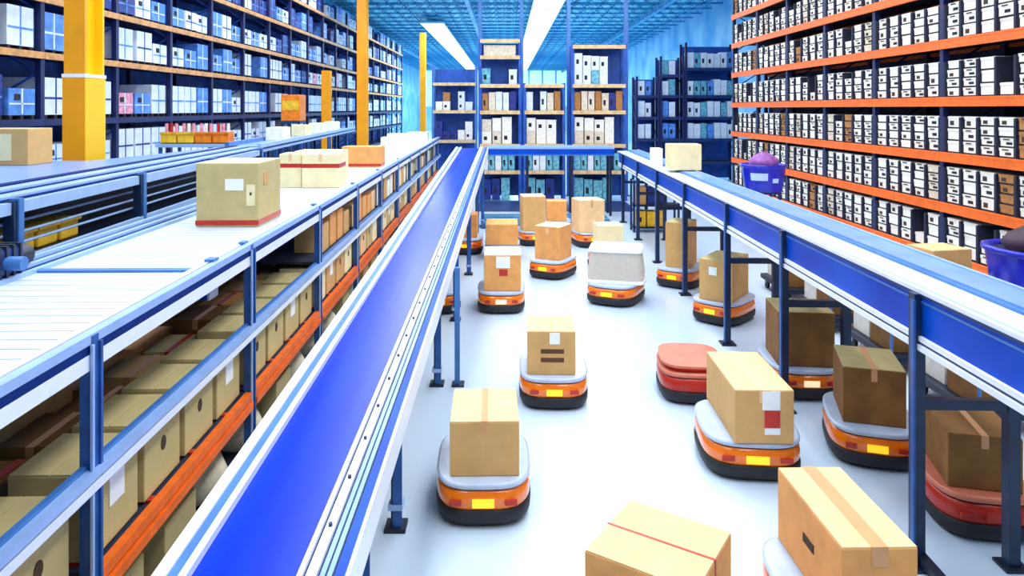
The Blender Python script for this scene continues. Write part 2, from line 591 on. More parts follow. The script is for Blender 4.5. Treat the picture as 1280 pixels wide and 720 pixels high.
# ------------------------------------------------------------------ yellow columns
def column(x, y, wx, wy, top, label, boxed=3.65):
    t = thing('steel_column', label, 'column', (x, y, 0), 0, 'yellow steel columns')
    m = MB()
    m.box(-wx / 2, wx / 2, 0, .05, 0, top, 'yellow_shaded')                 # front flange, shade painted into its yellow
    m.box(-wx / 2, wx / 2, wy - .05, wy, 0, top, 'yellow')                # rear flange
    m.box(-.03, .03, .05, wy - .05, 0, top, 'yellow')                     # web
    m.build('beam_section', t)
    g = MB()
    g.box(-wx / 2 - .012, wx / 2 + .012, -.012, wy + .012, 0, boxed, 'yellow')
    g.box(-wx / 2 - .013, wx / 2 + .013, -.016, -.012, 0, boxed, 'yellow_shaded')  # casing front darkened to paint in its shade
    g.build('guard_casing', t)
    cp = MB()
    cp.box(-wx / 2 - .02, wx / 2 + .02, -.02, wy + .02, boxed, boxed + .05, 'steel_white')
    cp.build('casing_cap', t)
    MB().box(-wx / 2 - .1, wx / 2 + .1, -.1, wy + .1, 0, .03, 'steel_blue').build('base_plate', t)
    return t


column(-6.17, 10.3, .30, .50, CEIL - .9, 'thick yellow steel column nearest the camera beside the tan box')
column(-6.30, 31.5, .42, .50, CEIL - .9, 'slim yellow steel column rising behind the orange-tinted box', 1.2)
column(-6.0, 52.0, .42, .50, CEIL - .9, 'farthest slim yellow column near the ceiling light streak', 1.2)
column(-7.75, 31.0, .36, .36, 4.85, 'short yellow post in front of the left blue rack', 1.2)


def back_column(x, y, wd, label):
    t = thing('steel_column', label, 'column', (x, y, 0), 0, 'slim blue columns at the back')
    m = MB()
    m.box(-wd / 2, wd / 2, 0, .03, 0, CEIL - .62, 'steel_blue')
    m.box(-wd / 2, wd / 2, .17, .2, 0, CEIL - .62, 'rack_blue')
    m.box(-.015, .015, .03, .17, 0, CEIL - .62, 'rack_blue')
    m.build('beam_section', t)
    MB().box(-wd, wd, -.06, .26, 0, .03, 'steel_navy').build('base_plate', t)


for px, wd, s in ((600, .13, 'left of the three back racks'), (652, .13, 'between left and middle back racks'), (711, .13, 'between middle and right back racks'), (783, .13, 'right of the three back racks')):
    back_column((px - VX) * 26.4 / F, 26.4, wd, 'slim blue steel column rising to the ceiling, ' + s)


# ------------------------------------------------------------------ racks at the back facing the camera
def facing_rack(x0, x1, y, depth, beams, top, label, beam_m='cream_beam', up='rack_blue', braces=False):
    t = thing('shelf_rack', label, 'rack', ((x0 + x1) / 2, y, 0))
    hw = (x1 - x0) / 2
    for sx in (-1, 1):
        m = MB()
        for yy in (0, depth - .06):
            m.box(sx * hw - .05, sx * hw + .05, yy, yy + .06, 0, top, up)
        zz = .2
        while zz < top - .8:
            m.bar((sx * hw, .03, zz), (sx * hw, depth - .03, zz + .7), .018, up, 5)
            zz += .75
        m.build('upright_frame', t)
    for z in beams:
        m = MB()
        m.box(-hw, hw, -.03, .02, z - .13, z, beam_m)
        m.box(-hw + .05, hw - .05, .02, depth, z - .05, z - .01, 'deck_dark')
        m.build('beam', t)
    MB().box(-hw, hw, depth, depth + .02, .1, top - .1, 'rack_blue').build('back_panel', t)
    return t


def fill_row(x0, x1, y, z, hmax, mats, wd, name, cat, label, group, stack=1, fillp=.92, dp=.5, nm=None):
    x = x0
    i = 1
    while x + wd <= x1 + .01:
        w_ = wd * rnd.uniform(.85, 1.0)
        if rnd.random() < fillp:
            hh = hmax / stack * rnd.uniform(.85, .98)
            n_ = stack if rnd.random() < .8 else max(1, stack - 1)
            for s_ in range(n_):
                mt = rnd.choice(mats)
                m = MB()
                m.box(-w_ / 2, w_ / 2, 0, dp, 0, hh - .02, mt)
                m.box(-w_ / 2 - .005, w_ / 2 + .005, -.006, dp, hh - .05, hh - .005, mt)
                if rnd.random() < .5:
                    m.box(-w_ * .3, w_ * .05, -.006, -.001, hh * .3, hh * .6, 'slit_dark')
                pos = ''
                if stack > 1: pos = ('bottom ' if s_ == 0 else ('top ' if s_ == n_ - 1 else 'middle '))
                cn = {'carton_white': 'white', 'carton_cream': 'cream', 'carton_tan': 'brown', 'crate_ice': 'pale', 'crate_blue': 'blue', 'crate_navy': 'navy',
                      'tote_teal': 'teal', 'tote_orange': 'orange', 'tote_yellow': 'yellow', 'cardboard_cream': 'cream', 'cardboard': 'tan', 'rack_navy': 'navy',
                      'cardboard_light': 'light tan', 'cardboard_brown': 'dark brown', 'tape_red': 'red', 'robot_red': 'dark red', 'cardboard_olive': 'olive tan',
                      'bag_cream': 'cream'}[mt]
                o = m.build(name, label='%s%s %s, %s from left %s' % (pos, cn, cat, nth(i), label), cat=cat, group=group)
                o.location = (x + wd / 2, y, z + .002 + s_ * hh)
        x += wd + .012
        i += 1


BY = 25.0
specs = [((-.89, .50), [1.06, 1.98, 3.14, 4.06, 5.05, 5.62], 5.62, 'left'),
         ((.66, 2.03), [1.06, 1.98, 3.14, 4.06], 4.1, 'middle'),
         ((2.33, 4.17), [1.06, 1.98, 3.14, 4.06, 5.42], 5.45, 'right')]
for (a, b), beams, top, nm in specs:
    facing_rack(a, b, BY, .8, beams, top, '%s of the three cream-beamed racks at the end of the robot lane' % nm)
    g = 'boxes on the back racks'
    fill_row(a + .06, b - .06, BY + .08, .02, .8, ['tote_teal', 'crate_navy'], .32, 'storage_tote', 'tote', 'on floor level of %s back rack' % nm, 'totes on the back racks')
    fill_row(a + .06, b - .06, BY + .08, 1.06, .66, ['tote_teal', 'crate_ice', 'tote_teal'], .22, 'storage_tote', 'tote', 'on lowest beam of %s back rack' % nm, 'totes on the back racks', 1)
    fill_row(a + .06, b - .06, BY + .08, 1.98, .96, ['carton_cream', 'carton_white', 'carton_white'], .34, 'storage_carton', 'carton', 'just above cross conveyor, %s back rack' % nm, g, 2)
    fill_row(a + .06, b - .06, BY + .08, 3.14, .7, ['carton_cream', 'carton_tan', 'crate_ice', 'crate_navy'], .23, 'storage_carton', 'carton', 'on middle shelf of %s back rack' % nm, g)
fill_row(-.83, .44, BY + .08, 5.05, .42, ['carton_cream'], 1.25, 'storage_carton', 'carton', 'on the top shelf of left back rack', 'boxes on the back racks', fillp=1)
fill_row(-.83, .44, BY + .08, 4.06, .6, ['tote_teal', 'crate_ice'], .3, 'storage_tote', 'tote', 'on upper shelf of left back rack', 'totes on the back racks')
fill_row(2.4, 4.1, BY + .08, 4.06, 1.1, ['crate_ice', 'tote_teal', 'crate_ice'], .28, 'storage_tote', 'tote', 'on upper shelf of right back rack', 'totes on the back racks', 2)

# left-back rack (between third yellow column and first slim column)
facing_rack(-3.05, -1.25, 30.2, .8, [1.9, 3.14, 4.3], 5.0, 'pale cluttered rack at the back left of the cross conveyor', up='steel_blue')
for z, mats in ((1.9, ['carton_white', 'carton_cream', 'crate_navy']), (3.14, ['carton_white', 'crate_ice', 'carton_tan'])):
    fill_row(-2.95, -1.3, 30.28, z, .85, mats, .3, 'storage_carton', 'carton', 'on %s shelf of the pale back-left rack' % ('lower' if z < 2 else 'upper'), 'cartons on the pale back-left rack', 2)

# stepped dark racks at back right
for (xa, xb, y, top, beams, nm) in ((5.7, 6.75, 31.5, 4.62, [.9, 1.9, 2.85, 3.8], 'lowest'), (6.75, 7.85, 31.5, 5.5, [.9, 1.9, 2.85, 3.8, 4.7], 'middle-height'), (7.85, 10.2, 31.5, 6.1, [.9, 1.9, 2.85, 3.8, 5.0], 'tallest')):
    facing_rack(xa + .05, xb - .07, y, 1.0, beams, top, '%s of the stepped dark racks behind the right conveyor' % nm, 'steel_navy', 'rack_navy')
    for bi, z in enumerate(beams):
        if z < 1.5: continue
        fill_row(xa + .12, xb - .14, y + .08, z, .72, ['crate_ice', 'crate_blue', 'crate_ice', 'crate_ice', 'tote_teal'], .28, 'storage_tote', 'tote', 'on level %d of the %s stepped rack' % (bi, nm), 'totes on the stepped dark racks', 1, 1.0)

# ------------------------------------------------------------------ wide slat conveyor (left) with the storage rack under it
KA, XA = -.022, -2.03
angA = -math.atan(KA)


def A(x, y, z=0):          # local of the left conveyor -> world
    return (XA + x * math.cos(angA) - y * math.sin(angA), x * math.sin(angA) + y * math.cos(angA), z)


A0, A1 = 1.3, 29.5
ZA = 1.97
conv = thing('slat_conveyor', 'wide white slat conveyor with pale blue rails carrying the large tan carton', 'conveyor', (XA, 0, 0), angA)
m = MB()
y = A0
while y < A1:
    m.box(-1.36, -.12, y, y + .138, ZA - .03, ZA, 'belt_white')
    m.box(-1.36, -.12, y + .138, y + .15, ZA - .03, ZA - .006, 'steel_blue')
    y += .15
m.box(-1.36, -.12, A0, A1, ZA - .10, ZA - .03, 'steel_navy')
m.build('slat_belt', conv)
m = MB()                    # right rail : pale channel with dark grooves
m.box(-.12, -.075, A0, A1, ZA - .06, ZA + .08, 'steel_white')
m.box(-.075, -.055, A0, A1, ZA - .06, ZA + .055, 'groove')
m.box(-.055, -.01, A0, A1, ZA - .06, ZA + .08, 'steel_pale')
m.box(-.012, .0, A0, A1, ZA + .03, ZA + .08, 'steel_pale')
m.box(-.03, -.005, A0, A1, ZA - .02, ZA + .03, 'groove')
m.box(-.03, .0, A0, A1, ZA - .10, ZA - .02, 'steel_white')
m.build('side_rail', conv)
m = MB()
m.box(-1.41, -1.36, A0, 13, ZA - .1, ZA + .03, 'steel_pale')
m.box(-1.43, -1.41, A0, 13, ZA - .1, ZA + .035, 'groove')
m.box(-1.48, -1.43, A0, 13, ZA - .1, ZA + .06, 'steel_pale')
m.box(-1.50, -1.48, A0, 13, ZA - .1, ZA + .06, 'groove')
m.box(-1.54, -1.50, A0, 13, ZA - .1, ZA + .09, 'steel_pale')
m.box(-1.5, -1.36, 13, A1, ZA - .1, ZA + .08, 'steel_pale')
m.build('side_rail', conv)
m = MB()
m.box(-1.36, -.12, 5.42, 5.50, ZA, ZA + .018, 'steel_blue')
m.box(-.11, -.04, 5.40, 5.50, ZA + .08, ZA + .10, 'steel_blue')
m.build('joint_bar', conv)
m = MB()
for yy in (6.15, 8.6, 11.05, 13.5, 16.5):
    m.bevbox(-.10, -.05, yy - .05, yy + .05, ZA + .08, ZA + .10, 'steel_blue', .005)
m.build('rail_clamp', conv)
mt = MB()
mt.bevbox(-1.62, -1.40, 4.95, 5.35, ZA + .03, ZA + .24, 'steel_navy', .03)
mt.bar((-1.40, 5.15, ZA + .13), (-1.28, 5.15, ZA + .13), .05, 'steel_blue', 12)
mt.bar((-1.5, 5.35, ZA + .13), (-1.5, 5.50, ZA + .13), .08, 'steel_dark', 12)
for q in range(5):
    mt.box(-1.63, -1.39, 4.98 + q * .075, 5.0 + q * .075, ZA + .03, ZA + .255, 'steel_dark')
mt.build('drive_motor', conv)
posts = [1.25, 3.7, 6.15, 8.6, 11.05, 13.5, 15.95, 18.4, 20.85, 23.3, 25.75, 28.2]
for yy in posts:
    m = MB()
    m.box(-.06, .005, yy - .03, yy + .03, .02, ZA + .07, 'post_blue')
    m.box(.005, .018, yy - .05, yy - .03, .02, ZA + .03, 'steel_pale')
    m.box(.005, .018, yy + .03, yy + .05, .02, ZA + .03, 'post_blue')
    lg = m.build('leg', conv)
    MB().box(-.09, .05, yy - .09, yy + .09, 0, .02, 'steel_navy').build('base_plate', lg)
    m = MB()
    m.box(-1.5, -1.44, yy - .03, yy + .03, 0, ZA - .1, 'post_blue')
    m.build('leg', conv)
m = MB()                    # mid rail
ZM = 1.33
m.box(-.01, .03, A0, A1, ZM - .075, ZM - .03, 'steel_white')
m.box(-.02, .015, A0, A1, ZM - .03, ZM - .015, 'groove')
m.box(-.03, .03, A0, A1, ZM - .015, ZM + .03, 'steel_pale')
m.box(-.05, -.02, A0, A1, ZM + .0, ZM + .05, 'steel_blue')
m.build('mid_rail', conv)
# orange shelf beams and cross trays
for i in range(len(posts) - 1):
    a, b = posts[i], posts[i + 1]
    m = MB()
    m.box(-.02, .03, a + .05, b - .05, .66, .72, 'orange_beam')
    m.box(-.04, .015, a + .05, b - .05, .74, .80, 'orange_beam')
    m.build('orange_beam', conv)
    m = MB()
    m.box(-1.42, -.04, a + .05, b - .05, .76, .785, 'deck_dark')
    for q in range(4):
        yy = a + .1 + q * (b - a) / 4
        m.box(-1.42, -.04, yy, yy + .06, .785, .80, 'robot_red')
    m.build('shelf_deck', conv)
    m = MB()
    m.box(-1.42, -.04, a + .05, b - .05, .10, .13, 'deck_dark')
    m.build('shelf_deck', conv)
    if a > 8:
        m = MB()
        m.box(-1.42, -.08, a + .05, b - .05, ZM + .0, ZM + .03, 'deck_dark')
        m.build('shelf_deck', conv)
# cartons in the front row
fr = 1
bodyc = {'cardboard_olive': 'olive tan', 'cardboard': 'tan', 'cardboard_cream': 'cream', 'cardboard_light': 'light tan', 'carton_white': 'white', 'cardboard_orange': 'orange tan',
         'cardboard_brown': 'brown'}
for i in range(len(posts) - 1):
    nb = 4 if i != 1 else 4
    st = (2.45 - .12) / nb
    for q in range(nb):
        if i == 0 and q < 2: continue
        yc = posts[i] + .06 + st * (q + .5)
        far = i > 2
        bd = 'cardboard_olive' if not far else rnd.choice(['cardboard_olive', 'cardboard_cream', 'cardboard', 'cardboard_light'])
        sl = None
        hole = (fr % 3 != 0)
        what = 'with a round hand hole'
        if not hole or fr in (1,):
            sl = [(-.08, .08, .2, .36, 1, 'label_white')]; hole = False
            what = 'with a white label'
        o = carton(.44, st * .86, .46, bd, tape=None, name='cardboard_box', group='cartons on the orange shelf beams',
                   label='%s carton %s, %s along the front orange beam' % (bodyc[bd], what, nth(fr)),
                   loc=A(-.29, yc, .802), rz=angA, hole=hole, side_label=sl)
        fr += 1
# second and third rows behind
for row, (xc, wd, zb) in enumerate(((-.76, .42, .802), (-1.18, .36, .802))):
    k = 1
    for i in range(1, len(posts) - 1) if 1 else ():
        nb = 4 if row == 0 else 3
        st = (2.45 - .12) / nb
        for q in range(nb):
            yc = posts[i] + .06 + st * (q + .5)
            if rnd.random() < .08: continue
            ht = rnd.uniform(.28, .46)
            bd = rnd.choice(['cardboard_olive', 'cardboard', 'cardboard_orange', 'cardboard_brown', 'cardboard_brown'])  # brown weighted up to paint in the shade below the conveyor
            carton(wd, st * .86, ht, bd, tape=('tape_tan' if rnd.random() < .5 else 'tape_red'), name='cardboard_box', group='cartons behind the front shelf row',
                   label='%s carton, %s from near end in %s row below slat conveyor' % (bodyc[bd], nth(k), ('second', 'third')[row]),
                   loc=A(xc, yc, zb), rz=angA + math.pi / 2 * 0)
            k += 1
carton(.4, .45, .46, 'cardboard_brown', tape=None, name='cardboard_box', label='brown carton at bottom left corner behind the nearest post', loc=A(-.76, 2.9, .802), rz=angA)
carton(.5, .6, .40, 'cardboard_light', tape='tape_red', name='cardboard_box', label='light tan red-taped carton at the far left edge under the slat conveyor', loc=A(-1.23, 3.3, .802), rz=angA)
# upper level boxes, farther along
k = 1
for i in range(3, len(posts) - 1):
    nb = 5
    st = (2.45 - .16) / nb
    for q in range(nb):
        yc = posts[i] + .06 + st * (q + .5)
        if rnd.random() < .1: continue
        bd = rnd.choice(['cardboard_cream', 'cardboard_light', 'cardboard', 'carton_white', 'cardboard_orange', 'cardboard_olive'])
        carton(.36, st * .8, rnd.uniform(.3, .46), bd, tape=None, name='cardboard_box', group='cartons on the upper shelf below the slat conveyor',
               label='%s upright carton, %s along the upper shelf below slat rail' % (bodyc[bd], nth(k)), loc=A(-.28, yc, ZM + .033), rz=angA)
        k += 1
# low level bags and boxes below the orange beam
k = 1
for i in range(1, len(posts) - 1):
    for q in range(3):
        yc = posts[i] + .45 + q * .78
        if rnd.random() < .5:
            bd = rnd.choice(['cardboard_cream', 'cardboard', 'cardboard_light', 'cardboard_olive'])
            carton(.4, .5, rnd.uniform(.32, .45), bd, tape=None, name='cardboard_box', group='cartons on the bottom shelf',
                   label='%s carton, %s along the bottom shelf below the orange beam' % (bodyc[bd], nth(k)), loc=A(-.28, yc, .133), rz=angA)
        else:
            m = MB()
            R = []
            for j, (zz, r) in enumerate(((0, .15), (.05, .21), (.16, .23), (.27, .19), (.33, .08), (.37, .05), (.42, .09))):
                R.append([((r + .02 * math.sin(3 * t + j)) * math.cos(t), (r * 1.1 + .015 * math.cos(4 * t + j)) * math.sin(t), zz) for t in [a * 2 * math.pi / 14 for a in range(14)]])
            m.loft(R, 'bag_cream')
            m.build('cloth_sack', label='cream cloth sack, %s item along the bottom shelf below orange beam' % nth(k), cat='sack', group='sacks on the bottom shelf', loc=A(-.28, yc, .133), rz=angA)
        k += 1
# blue electrical box under the slat deck
t = thing('control_box', 'blue control box hanging under the slat conveyor deck', 'control box', A(-.55, 6.3, ZA - .42), angA)
MB().bevbox(-.15, .15, -.1, .1, 0, .32, 'panel_blue', .015).build('casing', t)
MB().box(.15, .17, -.1, .1, 0, .32, 'steel_white').build('cover', t)

# things on the slat conveyor
big = carton(.64, .80, .66, 'cardboard_olive', 'cardboard_cream', tape=None, name='large_carton', cat='box', redbase=True,
             label='large olive-tan carton with red base strip and white label on the slat conveyor',
             loc=A(-.70, 7.90, ZA + .001), rz=angA + .0,
             lab=[(-.02, .17, .38, .50, 'label_white')], side_label=[(-.22, -.05, .42, .54, 1, 'cardboard')])
MB().box(.20, .29, -.407, -.401, .22, .44, 'cardboard_cream').build('paper_tag', big)
MB().box(.235, .255, -.410, -.407, .33, .36, 'slit').build('tag_print', big)
for i, (xx, yy, wd, nm) in enumerate(((-1.08, 11.5, .34, 'narrow'), (-.60, 11.45, .58, 'wide'))):
    carton(wd, .5, .52, 'cardboard_cream', tape='tape_clear', name='cardboard_box', redband=True,
           label='%s cream box with red band on the slat conveyor behind the large carton' % nm, loc=A(xx, yy, ZA + .001), rz=angA, group='red-banded cream boxes')
carton(.8, .6, .5, 'cardboard_cream', tape=None, name='cardboard_box',
       label='plain cream box on slat conveyor behind the two red-banded boxes', loc=A(-.9, 12.6, ZA + .001), rz=angA)
carton(.82, .6, .42, 'cardboard_orange', 'cardboard_orange', tape=None, name='cardboard_box', redbase=True,
       label='orange-tan box farther along the slat conveyor in front of yellow column', loc=A(-.68, 15.5, ZA + .001), rz=angA)
for i, (xx, yy) in enumerate(((-.75, 21), (-1.0, 24), (-.5, 25.5))):
    carton(.7, .6, .4, 'carton_white', tape=None, name='parcel', cat='parcel', label='white parcel, %s of three at the far end of the slat conveyor' % nth(i + 1), loc=A(xx, yy, ZA + .001), rz=angA, group='white far parcels')

# ------------------------------------------------------------------ second left conveyor (slate belt)
KB, XB = -.07, -3.72
angB = -math.atan(KB)
ZB = 2.46


def B(x, y, z=0):
    return (XB + x * math.cos(angB) - y * math.sin(angB), x * math.sin(angB) + y * math.cos(angB), z)


cb = thing('belt_conveyor', 'raised slate-blue conveyor table with open side frame in front of yellow column', 'conveyor', (0, 0, 0), 0)
m = MB()
poly = [(-4.45, 4.3), (-4.75, 8.0), (-5.05, 12), (-5.15, 14), (-5.3, 14), (-5.62, 10.9), (-5.78, 10.0), (-6.9, 9.95), (-6.9, 4.3)]
poly = poly[::-1]
n = len(poly)
m.add([(a, b, ZB - .05) for a, b in poly] + [(a, b, ZB + .02) for a, b in poly],
      [tuple(reversed(range(n))), tuple(range(n, 2 * n))] + [(i, (i + 1) % n, n + (i + 1) % n, n + i) for i in range(n)], 'belt_slate')
bt = m.build('belt', cb)
# front rails (yawed)


def fB(x, y, z):
    return B(x, y, z)


m = MB(fB)
E0, E1 = 4.3, 14.0
m.box(-.60, -.48, E0, E1, ZB - .06, ZB + .03, 'groove')
m.box(-.48, -.30, E0, E1, ZB - .06, ZB + .02, 'steel_pale')
m.box(-.30, -.26, E0, E1, ZB - .06, ZB - .0, 'groove')
m.box(-.26, -.10, E0, E1, ZB - .08, ZB - .01, 'steel_pale')
m.box(-.10, -.07, E0, E1, ZB - .10, ZB - .03, 'groove')
m.box(-.07, .0, E0, E1, ZB - .15, ZB - .05, 'steel_pale')
m.build('side_rail', cb)
m = MB(fB)
m.box(-.02, .03, E0, E1, 1.83, 1.93, 'steel_pale')
m.box(-.02, .02, E0, E1, 1.80, 1.83, 'groove')
m.build('lower_rail', cb)
for q, zz in enumerate((2.02, 2.1, 2.19)):
    m = MB(fB)
    m.bar((-.12 - q * .05, E0, zz), (-.12 - q * .05, E1, zz), .014, 'steel_pale', 6)
    m.build('guide_rod', cb)
m = MB(fB)
m.box(-.75, -.70, E0, E1, 1.4, ZB - .1, 'steel_dark')
m.build('back_cover', cb)
for yy in (4.6, 6.1, 8.55, 11.1, 13.8):
    m = MB(fB)
    m.box(-.07, .02, yy - .05, yy, 0, ZB - .04, 'post_dark')
    m.box(-.05, .035, yy, yy + .07, 0, ZB - .02, 'steel_blue')
    m.build('leg', cb)
for (lx, ly) in ((-6.8, 4.5), (-6.8, 9.7), (-5.0, 13.5)):
    m = MB()
    m.box(lx - .04, lx + .04, ly - .04, ly + .04, 0, ZB - .05, 'post_dark')
    m.build('leg', cb)
# narrow continuation
KC = -.07
cc = thing('belt_conveyor', 'narrow pale conveyor curving away behind the slate-blue table', 'conveyor', (0, 0, 0), 0)


def fC(x, y, z):
    return (-4.80 + x - .075 * (y - 14.1), y, z)


MB(fC).box(-.62, -.06, 14.1, 28, ZB - .08, ZB, 'belt_slate').build('belt', cc)
MB(fC).box(-.06, 0, 14.1, 28, ZB - .12, ZB + .05, 'steel_pale').box(-.01, .012, 14.1, 28, ZB - .06, ZB - .03, 'groove').build('side_rail', cc)
MB(fC).box(-.70, -.62, 14.1, 28, ZB - .12, ZB + .08, 'steel_blue').build('side_rail', cc)
for yy in (14.5, 18, 22, 26):
    MB(fC).box(-.06, -.0, yy, yy + .07, 0, ZB - .12, 'post_blue').box(-.68, -.62, yy, yy + .07, 0, ZB - .12, 'post_blue').build('leg', cc)
for i, (xx, yy, mtn, wd, nm) in enumerate(((-.35, 17.0, 'carton_white', .40, 'nearest'), (-.34, 19.6, 'cardboard_cream', .38, 'second'), (-.34, 22.0, 'carton_white', .40, 'third'), (-.34, 24.6, 'carton_white', .40, 'farthest'))):
    p = fC(xx, yy, ZB + .001)
    carton(wd, .6, .3, mtn, tape=None, name='parcel', cat='parcel', label='%s pale parcel on the narrow conveyor behind the slate-blue table' % nm, loc=p, group='parcels on the narrow conveyor')
# yellow goods behind the open frame
for i, (yy, zz) in enumerate(((6.7, 1.86), (7.1, 1.86), (7.5, 1.86))):
    t = thing('storage_tote', '%s yellow tote behind the open frame of slate-blue table' % ('nearest', 'middle', 'farthest')[i], 'tote', B(-.42, yy, 1.866), angB, 'yellow totes in the open frame')
    tm = MB()
    tm.bevbox(-.15, .15, -.17, .17, 0, .2, 'tote_yellow', .02)
    tm.box(-.17, .17, -.19, .19, .17, .205, 'tote_yellow')
    tm.build('tub', t)
m = MB(fB)
m.box(-.68, -.1, E0, E1, 1.835, 1.865, 'steel_dark')
m.build('lower_shelf', cb)

carton(.66, .5, .46, 'cardboard', 'cardboard_light', tape=None, name='cardboard_box', label='tan box at the left edge of picture beside thick yellow column', loc=(-6.4, 9.4, ZB + .021), rz=0,
       lab=[(-.05, .12, .06, .40, 'cardboard_cream')])

# packing table with yellow crates
pt = thing('packing_table', 'pale packing table holding the row of yellow crates at left', 'table', (-6.2, 15.4, 0))
MB().box(-1.05, .42, -.5, .5, 2.40, 2.47, 'steel_pale').build('table_top', pt)
for sx in (-1, .36):
    for sy in (-.47, .41):
        MB().box(sx, sx + .06, sy, sy + .06, 0, 2.40, 'post_blue').build('leg', pt)
for i in range(4):
    yl = 'tote_yellow' if i not in (2, 3) else 'tote_orange'
    t = thing('storage_crate', '%s crate, %s from left on the packing table' % ('yellow' if yl == 'tote_yellow' else 'orange', nth(i + 1)), 'crate', (-7.05 + i * .365, 15.2, 2.471), 0, 'crates on the packing table')
    tm = MB()
    for (a, b, c_, d_) in ((-.16, .16, -.16, -.14), (-.16, .16, .14, .16), (-.16, -.14, -.14, .14), (.14, .16, -.14, .14)):
        tm.box(a, b, c_, d_, 0, .24, yl)
    tm.box(-.16, .16, -.16, .16, 0, .02, yl)
    tm.box(-.17, .17, -.18, -.16, .2, .24, yl)
    tm.build('crate_body', t)
    for q in range(3):
        MB().bar((-.1 + q * .1, 0, .02), (-.1 + q * .1, 0, .42), .035, rnd.choice(['crate_pink', 'tape_red', 'carton_white']), 8).build('rolled_item', t)
# orange cabinet and white box on posts near left rack
oc = thing('storage_cabinet', 'orange cabinet standing against the left blue rack', 'cabinet', (-7.95, 27.0, 0))
MB().bevbox(-.35, .35, -.4, .4, 2.75, 3.72, 'tote_orange', .02).build('body', oc)
MB().box(-.3, .3, -.415, -.4, 3.15, 3.5, 'tote_yellow').build('door', oc)
MB().box(-.35, .35, -.4, .4, 2.65, 2.75, 'steel_navy').box(-.33, -.27, -.38, -.32, 0, 2.65, 'steel_navy').box(.27, .33, -.38, -.32, 0, 2.65, 'steel_navy').box(-.33, -.27, .32, .38, 0, 2.65, 'steel_navy').box(.27, .33, .32, .38, 0, 2.65, 'steel_navy').build('stand', oc)

# ------------------------------------------------------------------ central inclined belt conveyor
KCe, XCe, ZC0, KZ = .0145, -1.615, .645, .0645
C0, C1 = 1.6, 21.4


def fc(x, y, z):
    return (XCe + x + KCe * y, y, ZC0 + KZ * y + z)


ce = thing('belt_conveyor', 'long glossy blue belt conveyor climbing away down the centre', 'conveyor', (XCe, C0, 0))
ce.location = (0, 0, 0)
MB(fc).box(0, .54, C0, C1, -.05, 0, 'belt_blue').build('belt', ce)
m = MB(fc)
m.box(-.04, 0, C0, C1, -.14, .045, 'steel_white')
m.box(-.10, -.04, C0, C1, -.14, .03, 'steel_blue')
m.box(-.17, -.10, C0, C1, -.14, .045, 'steel_white')
m.build('side_rail', ce)
m = MB(fc)
m.box(.54, .565, C0, C1, -.14, .045, 'steel_white')
m.box(.565, .585, C0, C1, -.14, .02, 'steel_navy')
m.box(.585, .635, C0, C1, -.14, .045, 'steel_white')
m.box(.635, .65, C0, C1, -.14, .02, 'steel_navy')
m.box(.65, .675, C0, C1, -.14, .035, 'belt_slate')
m.box(.675, .685, C0, C1, -.14, .02, 'steel_dark')
m.box(.685, .71, C0, C1, -.14, .035, 'belt_slate')
m.box(.71, .72, C0, C1, -.14, .02, 'steel_dark')
m.box(.72, .77, C0, C1, -.14, .03, 'panel_blue')
m.box(.77, .79, C0, C1, -.20, .02, 'steel_white')
m.build('side_rail', ce)
MB(fc).box(-.12, .77, C0, C1, -.22, -.16, 'steel_dark').build('underframe', ce)
y = 3.0
gm = MB(fc)
while y < C1:
    for zz in (0,):
        gm.bar((.61, y, .045), (.61, y, .062), .012, 'steel_navy', 6)
    y += .45
gm.build('rail_bolts', ce)
for yy in (2.9, 4.3, 5.5, 8.35, 10.9, 13.9, 16.8, 19.6):
    for xx in (.70, -.10):
        px_, py_, pz_ = fc(xx, yy, -.16)
        m = MB()
        m.box(px_ - .035, px_ + .035, yy - .035, yy + .035, .03, pz_, 'post_dark')
        m.box(px_ - .02, px_ + .05, yy - .05, yy - .035, .03, pz_, 'post_blue')
        m.box(px_ - .055, px_ + .055, yy - .06, yy + .06, .16, .20, 'steel_pale')
        lg = m.build('leg', ce)
        MB().box(px_ - .08, px_ + .08, yy - .08, yy + .08, 0, .03, 'steel_dark').build('base_plate', lg)
# slim inner stanchion
px_ = -.56
st_ = thing('support_post', 'thin blue post standing on floor just right of central conveyor', 'post', (px_, 8.35, 0))
MB().box(-.03, .03, -.03, .03, .02, 1.36, 'steel_blue').build('pole', st_)
MB().box(-.06, .08, -.08, .08, 0, .02, 'steel_dark').build('base_plate', st_)

# ------------------------------------------------------------------ cross conveyor
cx = thing('belt_conveyor', 'blue-sided cross conveyor spanning the end of the robot lane', 'conveyor', (0, 21.5, 0))
MB().box(-.55, 3.25, .06, .66, 1.98, 2.04, 'belt_slate').build('belt', cx)
MB().box(-.55, 3.25, -.02, .06, 1.84, 2.0, 'panel_blue').box(-.55, 3.25, -.03, .06, 2.0, 2.06, 'steel_pale').box(-.55, 3.25, -.03, .06, 1.80, 1.84, 'steel_blue').build('side_panel', cx)
MB().box(-.55, 3.25, .66, .74, 1.84, 2.08, 'steel_pale').build('side_panel', cx)
for xx in (.62, 1.95, 3.1):
    MB().box(xx, xx + .07, .0, .07, 0, 1.84, 'post_dark').box(xx, xx + .07, .6, .67, 0, 1.98, 'post_dark').build('leg', cx)

# ------------------------------------------------------------------ right conveyor
KR, XRc = .028, 2.75
angR = -math.atan(KR)


def Rr(x, y, z=0):
    return (XRc + x * math.cos(angR) - y * math.sin(angR), x * math.sin(angR) + y * math.cos(angR), z)


